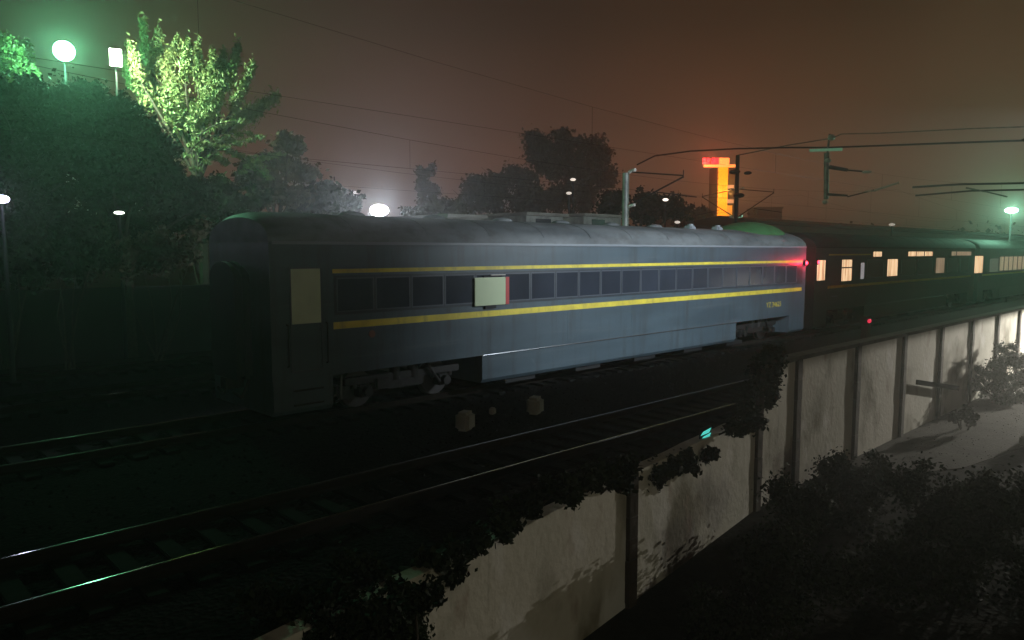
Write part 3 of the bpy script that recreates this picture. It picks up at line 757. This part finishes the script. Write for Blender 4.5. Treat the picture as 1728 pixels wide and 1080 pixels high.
# ------------------------------------------------------------------ overhead line
def mast(px, py_top, Y, label, r=.14, arms=(), m='steel', z0=-.3, py=None):
    top_ = at(px, py_top, Y=Y); b = Vector((top_.x, Y, z0))
    t = empty('catenary_mast', label, 'mast', 'overhead line masts', b); H = top_.z - z0
    MB().tube((0, 0, 0), (0, 0, H), r * 1.15, r, 12).build('pole', M[m], t, True)
    MB().box(-.3, .3, -.3, .3, -.1, .25, bev=.03).build('base', M['concrete'], t)
    return t, H, b
def cantilever(t, zc, zm, yarm, sgn=-1):
    m = MB(); y = sgn * yarm
    m.tube((0, sgn * .12, zc - .1), (0, y * .92, zm - .25), .035); m.tube((0, sgn * .12, zm + .15), (0, y * .92, zm - .2), .028)
    m.tube((0, y * .45, zc + .45), (0, y * 1.12, zc + .12), .022); m.tube((0, y * .92, zm - .3), (0, y * .92, zm + .02), .02)
    m.build('cantilever_arm', M['wire'], t)
    for (zz, z2) in ((zc - .1, zc + .03), (zm + .15, zm + .10)):
        i = MB()
        for k in range(5): i.tube((0, sgn * (.18 + k * .07), zz + k * .015), (0, sgn * (.21 + k * .07), zz + k * .015), .075, n=10)
        i.build('insulator', M['paleinsul'], t)
t1, H1, b1 = mast(1056, 292, 19.6, 'pale grey mast standing just behind the blue carriage roof')
cantilever(t1, 6.1, 7.3, 3.1, -1)
t2, H2, b2 = mast(1245, 262, 27, 'dark mast just right of the amber tower', m='wire')
cantilever(t2, 6.6, 8.3, 3.0, -1); cantilever(t2, 6.6, 8.3, 3.0, 1)
for xx, yy, lb in ((-14, 19.6, 'mast beyond the left edge of the yard'), (150, 19.6, 'far mast up the line, small beside the green lamp')):
    b_ = Vector((xx, yy, -.3)); t = empty('catenary_mast', lb, 'mast', 'overhead line masts', b_)
    MB().tube((0, 0, 0), (0, 0, 8), .16, .13, 10).build('pole', M['steel'], t); cantilever(t, 6.1, 7.3, 3.1, -1)
# cross span over the yard
SX = b2.x
cs_ = empty('cross_span', 'pair of level wires spanning the tracks with insulators and drop posts', 'overhead wires', None, (SX, 9, 0))
def zat(px, py): return at(px, py, Y=1).normalized() 
def onplane(px, py):   # point on the plane x = SX
    r = ray(px, py); t = SX / r.x; return Vector((0, 0, CAMZ)) + r * t
O = Vector((SX, 9, 0))
def loc_(px, py): return onplane(px, py) - O
lowspan = [(1728, 237), (1640, 240), (1560, 243), (1480, 246), (1400, 249), (1330, 249), (1240, 251), (1165, 255), (1105, 263), (1075, 278)]
hi = [(1728, 214), (1640, 217), (1560, 221), (1480, 225), (1420, 226)]
far_e = (Vector(loc_(1728, 237)) * 2 - Vector(loc_(1560, 243)))
far_h = (Vector(loc_(1728, 214)) * 2 - Vector(loc_(1560, 221)))
m = MB(); m.path([far_e] + [loc_(*p_) for p_ in lowspan], .055); m.build('lower_span_wire', M['wire'], cs_)
m = MB(); m.path([far_h] + [loc_(*p_) for p_ in hi] + [loc_(1405, 233), loc_(1330, 245), loc_(1245, 262)], .035); m.build('upper_span_wire', M['steel'], cs_)
m = MB(); a_, b_ = loc_(1367, 254), loc_(1421, 252); m.tube(a_, b_, .10, n=10); m.build('insulator', mat('greenglass_glow', (.35, .62, .45), .3, emit=(.35, .75, .5), es=.12), cs_)  # faint glow put into the insulator, which is no lamp
m = MB(); m.ball(loc_(1403, 232), .2, 1.6, 1, 1); m.ball(loc_(1397, 271), .2, 1.4, 1, .7); m.ball(loc_(1463, 290), .16, 1, 2.0, .6); m.ball(loc_(1392, 341), .16, 1, 1, 1); m.build('insulator', M['paleinsul'], cs_, True)
m = MB(); m.tube(loc_(1395, 258), loc_(1394, 336), .17, .15, 10); m.tube(loc_(1400, 226), loc_(1396, 262), .07); m.build('drop_post', M['steel'], cs_, True)
m = MB()
m.tube(loc_(1400, 282), loc_(1430, 287), .13, .10); m.tube(loc_(1430, 287), loc_(1462, 290), .05); m.tube(loc_(1395, 328), loc_(1430, 330), .09, .06)
m.tube(loc_(1430, 332), loc_(1478, 320), .04); m.build('register_arm', M['wire'], cs_)
m = MB(); m.tube(loc_(1476, 321), loc_(1518, 308), .07, .07); m.tube(loc_(1459, 323), loc_(1479, 322), .05); m.build('register_arm', M['paleinsul'], cs_)
m = MB(); m.tube(loc_(1630, 317), loc_(1662, 323), .05); m.tube(loc_(1662, 323), loc_(1700, 332), .04); m.build('register_arm', M['steel'], cs_)
m = MB(); m.path([loc_(1540, 316), loc_(1620, 311), loc_(1728, 309)], .06); m.path([loc_(1545, 330), loc_(1640, 322), loc_(1728, 320)], .05); m.build('lower_guy_wire', M['wire'], cs_)
m = MB()
for (x_, y_, s__) in ((1240, 290, 1), (1247, 330, 1), (1262, 292, .7)):
    m.ball(loc_(x_, y_), .25 * s__, 1, 1.7, .7)
m.build('insulator', M['wire'], cs_, True)
# near end post of the cross span, outside the picture
pe = empty('catenary_mast', 'mast carrying the near end of the cross span, past the right edge', 'mast', 'overhead line masts', (SX, 8.9, -.3))
MB().tube((0, 0, 0), (0, 0, 11.5), .22, .16, 12).build('pole', M['steel'], pe)
# contact and catenary wires along each track
for yc, lb in ((10.05, 'contact and carrier wires above the nearest track'), (16.35, 'contact and carrier wires above the train'), (22.3, 'contact and carrier wires above the track behind the train')):
    t = empty('overhead_wire', lb, 'overhead wires', 'overhead wires along the tracks', (0, yc, 0))
    MB().tube((-60, 0, 6.0), (260, 0, 6.0), .0022 if yc < 12 else .004, n=6).build('contact_wire', M['wire'], t)
    m = MB(); pts = []
    for k in range(0, 81):
        x_ = -60 + k * 4.0; u_ = ((x_ - SX) / 48) % 1; pts.append((x_, 0, 7.5 - 1.0 * (1 - (2 * u_ - 1) ** 2)))
    m.path(pts, .0022 if yc < 12 else .004); m.build('carrier_wire', M['wire'], t)
    for k in range(10, 81, 2):
        x_, _, z_ = pts[k]; MB().tube((x_, 0, 6.0), (x_, 0, z_), .003, n=4).build('dropper', M['wire'], t)

# dark wall added behind the yard to block the view of lit ground
bw = empty('view_block_wall', 'long dark wall added to hide lit ground under the big trees at left', 'wall', None, (-45, 30.5, -.3))
MB().box(0, 62, 0, .3, 0, 2.6).build('wall_face', M['darkwall'], bw)
MB().box(-.1, 62.1, -.08, .38, 2.603, 2.75, bev=.02).build('coping', M['darkwall'], bw)
# ------------------------------------------------------------------ lamps
def lamp_post(px, py, Y, label, col, es, power, size, spot=None, aim=None, shape='round', d=None, off=.5, group='yard lamps', name='street_lamp', angle=None, ground=-.3):
    p_ = at(px, py, Y=Y) if d is None else at(px, py, d=d)
    base = Vector((p_.x, p_.y, ground)); t = empty(name, label, 'lamp', group, base)
    H = p_.z - ground
    tocam = (Vector((0, 0, CAMZ)) - p_).normalized()
    mm = mat('lens_' + name, (.8, .8, .8), .4, emit=col, es=es)
    b2_ = Vector((0, 0, H)); back = b2_ - tocam * (size[0] * .5 + .06)
    MB().tube((back.x - tocam.x * .15, back.y - tocam.y * .15, 0), (back.x - tocam.x * .15, back.y - tocam.y * .15, H + size[2] * .3), .08, .045, 10).build('pole', M['black'], t, True)
    hd = MB(); hd.ball(back, 1, size[0] * 1.05, size[0] * 1.05, size[2] * 1.08); hd.build('lamp_head', M['iron'], t, True)
    ln = MB()
    if shape == 'round': ln.ball(b2_, 1, size[0], size[0], size[2], nu=20, nv=12)
    else:
        u_ = tocam.cross(Vector((0, 0, 1))).normalized() * size[0]
        u2 = Vector((0, 0, size[2])); n4 = tocam * .12
        sk = Vector((0, 0, 0))
        q_ = [b2_ - u_ - u2, b2_ + u_ - u2, b2_ + u_ + u2, b2_ - u_ + u2]
        ln.add([v + n4 for v in q_] + [v - n4 for v in q_], [(0, 1, 2, 3), (7, 6, 5, 4), (0, 4, 5, 1), (1, 5, 6, 2), (2, 6, 7, 3), (3, 7, 4, 0)])
    ln.build('lens', mm, t, shape == 'round')
    if spot:
        o = lamp('lamp_light', 'SPOT', Vector((0, 0, H)) + tocam * (size[0] + off), [min(1, c_) for c_ in col], power, .12, target=(0, 0, 0), angle=spot[0], blend=.7, parent=t)
        o.rotation_euler = (at(spot[1], spot[2], d=spot[3]) - (p_ + tocam * (size[0] + off))).to_track_quat('-Z', 'Y').to_euler()
    elif power: lamp('lamp_light', 'POINT', Vector((0, 0, H)) + tocam * (size[0] + off), [min(1, c_) for c_ in col], power, .12, parent=t)
    return t
lamp_post(108, 86, None, 'big round greenish white lamp high at the upper left', (.26, 1, .50), 16, 2700, (.40, .40, .40), d=30)
lamp_post(195, 97, None, 'upright rectangular white lamp beside the lime green tree', (.80, 1, .64), 14, 4300, (.23, .2, .36), shape='box', d=31.5, spot=(150, 345, 150, 35))
lamp_post(3, 336, None, 'violet white lamp low at the left edge', (.72, .72, 1), 9, 60, (.20, .2, .12), d=22)
lamp_post(201, 359, None, 'tiny warm white lamp low among the dark trees at left', (.95, 1, .85), 3, 0, (.17, .1, .06), d=26)
lamp_post(640, 355, None, 'brilliant bluish white floodlight just above the carriage roof', (.80, .88, 1), 22, 1900, (.32, .22, .20), d=25.5, spot=(105, 700, 420, 16), name='floodlight')
lamp_post(600, 325, None, 'tiny pale lamp up and left of the bluish floodlight', (.95, .85, .85), 1.6, 0, (.20, .1, .07), d=48)
lamp_post(1707, 355, None, 'mint green lamp at the right edge over the train', (.40, 1, .66), 12, 3300, (.46, .4, .22), d=58, off=.8)
for px, py, lb, es in ((967, 303, 'tiny warm lamp before the tall hazy tree, upper of two', 1.0), (960, 326, 'tiny warm lamp before the tall hazy tree, lower of two', .7), (1123, 337, 'tiny white lamp between the grey mast and the amber tower', 2.0), (1143, 375, 'tiny dim lamp just over the roof left of the amber tower', .6), (1505, 379, 'tiny dim lamp on the warehouse roof line', .35)):
    lamp_post(px, py, None, lb, (1, .82, .70), es, 0, (.20, .1, .10), d=52)
# ground glows that the red marks show: small signal beside the train
sg = empty('dwarf_signal', 'low signal with a dim red light beside the dark green carriage', 'signal', None, tuple(Vector((at(1462, 541, Y=12.8).x, 12.8, -.25))))
zz = at(1462, 541, Y=12.8).z + .25
MB().box(-.22, .22, -.15, .15, 0, zz - .18, bev=.03).build('housing', M['iron'], sg)
MB().box(-.26, .26, -.16, .16, zz - .175, zz + .2, bev=.04).build('signal_head', M['black'], sg)
MB().ball((-.10, -.17, zz), .14, 1.35, .4, .65).build('lens', M['dimred'], sg, True)
# teal marker in the dark by the wall
pt = at(1191, 733, Y=8.0)
tm = empty('trackside_marker', 'small dark plate with two slanting teal stripes at the wall top', 'marker', None, (pt.x, pt.y, -.23))
zz = pt.z + .23
MB().box(-.04, .04, .03, .09, zz - .75, zz - .02, bev=.01).build('post', M['iron'], tm)
MB().box(-.22, .22, .0, .028, zz - .16, zz + .16, bev=.005).build('plate', M['black'], tm)
for k in (0, 1):
    z_ = zz - .105 + k * .105
    m = MB(); sh = .05; vs = [(-.20, -.006, z_), (.12, -.006, z_ + sh * .4), (.20, -.006, z_ + .06 + sh), (-.10, -.006, z_ + .06 + sh * .2)]
    vs += [(a_, .002, c_) for a_, b__, c_ in vs]
    m.add(vs, [(0, 1, 2, 3), (7, 6, 5, 4), (0, 4, 5, 1), (1, 5, 6, 2), (2, 6, 7, 3), (3, 7, 4, 0)]); m.build('stripe', M['teal'], tm)
# pale concrete blocks between the tracks
for (px, py, lb) in ((785, 708, 'pale concrete block between the tracks, left one of the pair'), (903, 682, 'pale concrete block between the tracks, right one of the pair'), (831, 683, 'small broken concrete block between the two pale ones')):
    p_ = at(px, py, z=0.0); k_ = .22 if px != 831 else .09
    m = MB(); m.box(-k_, k_, -k_ * .8, k_ * .8, 0, k_ * 2.0, bev=k_ * .35)
    o = m.build('concrete_block', M['concrete'], None, True); o.location = (p_.x, p_.y, -.25); o.rotation_euler = (0, 0, .4); tag(o, lb, 'concrete block', 'blocks between the tracks')

# ------------------------------------------------------------------ buildings
# amber tower
dep = 104; pb = at(1219, 424, d=dep); base = Vector((pb.x, pb.y, -.3))
tw = empty('tower', 'slim tower lit amber down its front with a red sign on top', 'tower', None, base)
k_ = dep / 1250
right = Vector((math.sin(R(46)), -math.cos(R(46)), 0)); fwd = Vector((math.cos(R(46)), math.sin(R(46)), 0))
tw.rotation_euler = (0, 0, math.atan2(right.y, right.x))
H = lambda py: at(1219, py, d=dep).z + .3
W = lambda px: (px - 1219) * k_
MB().box(W(1208), W(1241), .35, 4.5, 0, H(281)).build('tower_body', M['darkwall'], tw)
m = MB(); ys_ = [371, 361, 351, 341.5, 332, 322, 312, 302, 293, 284]
for a_, b_ in zip(ys_, ys_[1:]):
    m.box(W(1209.3), W(1214.6), .0, .35, H(a_) + .10, H(b_)); m.box(W(1215.0), W(1222.5), .0, .35, H(a_) + .10, H(b_))
m.box(W(1211), W(1225), .0, .3, H(371) - .05, H(281))
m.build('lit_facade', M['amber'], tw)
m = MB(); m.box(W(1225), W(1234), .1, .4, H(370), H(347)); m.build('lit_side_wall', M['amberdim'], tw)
m = MB(); 
for py in (341, 317): m.box(W(1226), W(1236), .1, .4, H(py + 2), H(py - 4))
m.build('window', mat('dimwin', (.4, .3, .25), .5, emit=(.6, .38, .30), es=.28), tw)
MB().box(W(1184), W(1239), -.25, .25, H(283.5), H(279.5)).build('sign_ledge', M['signorange'], tw)
MB().box(W(1210), W(1226), -.2, .3, H(279), H(268.5)).build('lit_crown', M['signorange'], tw)
m = MB()   # red sign characters, too blurred in the photo to read
for i, px in enumerate((1182, 1188.5, 1197, 1203.5)):
    x0_ = W(px); s__ = 5.4 * k_; zb = H(278.5); zt_ = H(268.5)
    m.box(x0_, x0_ + s__, -.1, .1, zb, zb + .25); m.box(x0_, x0_ + s__, -.1, .1, zt_ - .25, zt_); m.box(x0_ + s__ * .4, x0_ + s__ * .6, -.12, .12, zb + .26, zt_ - .26); m.box(x0_, x0_ + s__ * .2, -.1, .1, zb + .26, zt_ - .26); m.box(x0_ + s__ * .65, x0_ + s__, -.1, .1, (zb + zt_) / 2 - .12, (zb + zt_) / 2 + .12)
m.build('sign_lettering', M['signred'], tw)
lamp('tower_glow', 'POINT', (W(1190), -2.0, H(274)), (1, .12, .06), 1500, .5, parent=tw)
lamp('tower_glow', 'POINT', (W(1215), -3.0, H(325)), (1, .45, .10), 1200, .5, parent=tw)
# long dark warehouse parallel to the tracks
A = at(1268, 362, Y=33); wz = A.z
wh = empty('warehouse', 'long dark warehouse with a low roof running up the line', 'warehouse', None, (A.x, 33, -.3))
MB().box(0, 110, 0, 6, 0, wz - .55).build('wall', M['darkwall'], wh)
m = MB(); hh = wz + .3 - .6; m.prism_x([(-.7, hh + .052), (3, hh + .6), (6.7, hh + .052), (6.7, hh - .2), (-.7, hh - .2)], -.3, 110.5); m.v = [(a_, b_, c_ + .0) for a_, b_, c_ in m.v]
m.build('roof', M['greenroof'], wh)
for k in range(18):
    w_ = MB().box(2 + k * 6, 5 + k * 6, -.03, .02, 2.0, 3.6); w_.build('window', M['glass'], wh)
# pale huts seen over the carriage roof
for i, (x0_, x1_, yt, lb, mm) in enumerate(((756, 812, 361, 'low pale hut over the roof, right of the poplar', 'concrete'), (888, 950, 358, 'whitewashed hut over the roof, in the middle', 'whitewash'), (985, 1048, 360, 'pale hut half hidden by the grey mast', 'whitewash'))):
    A = at(x0_, yt, Y=31); B = at(x1_, yt, Y=31); h = empty('hut', lb, 'hut', 'huts behind the train', (A.x, 31, -.3)); L_ = B.x - A.x; Hh = A.z + .3
    MB().box(0, L_, 0, 4, 0, Hh - .18).build('wall', M[mm], h)
    MB().box(-.25, L_ + .25, -.3, 4.3, Hh - .178, Hh, bev=.02).build('roof', M['concrete'], h)
    nwin = max(1, int(L_ / 3.2))
    for k in range(nwin):
        wx = .8 + k * 3.0
        MB().box(wx, wx + 1.3, -.03, .02, Hh - 1.5, Hh - .35).build('window', M['glass'], h)
# dark city blocks and far tree line on the horizon
tl = MB()
cl = []; rl = []
rr = random.Random(77)
for k in range(150):
    px = rr.uniform(-200, 1700); dd = rr.uniform(125, 185)
    p_ = at(px, 424 - rr.uniform(-10, 12), d=dd); cl.append(tuple(p_)); rl.append((5, 5, 3.2))
o = leaf_mesh('distant_foliage', cl, rl, 26000, .9, M['leafbrown'], None, seed=78)
tag(o, 'far dark tree line on the horizon behind the yard', 'tree line', None, 'stuff')
for k, (px, w_, py, dd) in enumerate(((360, 90, 345, 140), (1300, 40, 352, 260), (770, 60, 352, 230), (1135, 36, 356, 210))):
    p_ = at(px, py, d=dd); ww = w_ * dd / 1250
    b_ = empty('building', ['wide dark block far behind the lime green tree', 'dark block far right of the amber tower', 'dark block far behind the poplar', 'dark block far left of the amber tower'][k], 'building', 'dark blocks on the horizon', (p_.x, p_.y, -.3)); b_.rotation_euler = (0, 0, R(-44))
    MB().box(-ww / 2, ww / 2, 0, 12, 0, p_.z + .3).build('wall', M['darkwall'], b_)
    MB().box(-ww / 2 - .3, ww / 2 + .3, -.3, 12.3, p_.z + .302, p_.z + .9).build('roof', M['greenroof'], b_)

# ------------------------------------------------------------------ lamps outside the picture that light the train and the wall
fx = Vector((22.0, 3.0, 7.0))
fm = empty('floodlight', 'floodlight with added beam-blocking plates on a pole outside the wall, past the right edge', 'lamp', 'yard lamps', (fx.x, fx.y - .7, LOW))
hz = fx.z - LOW
MB().tube((0, 0, 0), (0, 0, hz + .3), .14, .09, 12).build('pole', M['steel'], fm, True)
MB().box(-.4, .4, .12, .40, hz - .3, hz + .35, bev=.03).build('lamp_head', M['iron'], fm)
MB().box(-.3, .3, .402, .43, hz - .2, hz + .25).build('lens', mat('floodlens', (.8, .8, .8), .4, emit=(.8, .9, 1), es=8), fm)
# added plates: one keeps the beam off the wall, one off the next carriage
L0 = Vector((0, .7, hz)); tip = 1.2
zs = -.60
v = MB(); v.add([(-2.2, .43, hz - .30), (2.2, .43, hz - .30), (2.2, .7 + tip, hz + zs * tip), (-2.2, .7 + tip, hz + zs * tip)], [(0, 1, 2, 3)])
v.add([(-2.2, .43, hz - .33), (2.2, .43, hz - .33), (2.2, .7 + tip, hz + zs * tip - .03), (-2.2, .7 + tip, hz + zs * tip - .03)], [(3, 2, 1, 0)])
v.build('beam_block_plate', M['iron'], fm)
MB().box(-1.6, 1.17, .5, .7 + 1.0, hz + .12, hz + .15).build('beam_block_top', M['iron'], fm)  # added plate, stops the beam rising into the haze
MB().box(-.4, .4, .402, .5, hz + .1, hz + .3).build('bracket', M['iron'], fm)
v = MB(); v.box(1.18, 1.21, .55, .7 + 1.18, hz - .9, hz + .117); v.build('beam_block_side', M['iron'], fm)
lamp('flood_beam', 'SPOT', L0, (.82, .93, 1), SPOTS['flood'], .05, target=(L0.x + 3.5, L0.y + 11.8, L0.z - 4.2), angle=116, blend=.62, parent=fm).rotation_euler = Vector((2.6, 11.8, -4.0)).to_track_quat('-Z', 'Y').to_euler()
sl = empty('street_lamp', 'low warm lamp with added light-blocking plates over the path, past the right edge', 'lamp', 'yard lamps', (49, 2.6, LOW))
MB().tube((0, 0, 0), (0, 0, 4.6), .10, .07, 12).build('pole', M['steel'], sl, True)
MB().tube((0, 0, 4.5), (0, 1.0, 4.66), .05).build('arm', M['steel'], sl)
MB().box(-.15, .15, 1.02, 1.38, 4.52, 4.64, bev=.03).build('lamp_head', M['iron'], sl)
MB().box(-.11, .11, 1.06, 1.34, 4.49, 4.518).build('lens', M['warmpt'], sl)
lamp('lamp_light', 'POINT', (0, 1.2, 4.22), (1, .94, .82), 16000, .015, parent=sl)
MB().box(-3.2, 3.2, 1.50, 1.52, 4.155, 4.66).build('light_block_plate', M['iron'], sl)  # long plate added to keep this light off the carriages
MB().box(-4.0, .6, .98, 1.0, 3.90, 4.66).build('light_block_plate', M['iron'], sl)  # added on the other side to keep the bushes dark
MB().box(-4.0, .6, 1.003, 1.497, 4.29, 4.31).build('light_block_top', M['iron'], sl)  # added cover that stops light spreading up into the haze
fill_lamp = empty('street_lamp', 'dim yellowish fill lamp added behind the camera to light the near wall', 'lamp', 'yard lamps', (4, -9, LOW))  # unseen fill light, put in to brighten the near wall panels
MB().tube((0, 0, 0), (0, 0, 7.2), .12, .07, 12).build('pole', M['steel'], fill_lamp, True)
MB().box(-.15, .15, -.2, .5, 7.2, 7.34, bev=.03).build('lamp_head', M['iron'], fill_lamp)
MB().box(-.11, .11, -.15, .45, 7.17, 7.198).build('lens', M['warmpt'], fill_lamp)
lamp('lamp_light', 'POINT', (0, .2, 6.8), (1, .95, .66), 650, .15, parent=fill_lamp)

# ------------------------------------------------------------------ haze
hz_ = MB().box(-XW - 5, XW + 5, -XW - 5, XW + 5, LOW - 1, 34)
ho = hz_.build('haze', mat('haze_surface', (.5, .5, .5)))
hm = bpy.data.materials.new('haze'); hm.use_nodes = True; hn = hm.node_tree; hn.nodes.clear()
o_ = hn.nodes.new('ShaderNodeOutputMaterial'); vv = hn.nodes.new('ShaderNodeVolumePrincipled')
vv.inputs['Color'].default_value = (.85, .84, .82, 1); vv.inputs['Density'].default_value = HAZE_DENSITY; vv.inputs['Anisotropy'].default_value = .74
hn.links.new(vv.outputs[0], o_.inputs['Volume'])
ho.data.materials.clear(); ho.data.materials.append(hm)
tag(ho, 'thin night haze over the yard', 'haze', None, 'stuff')
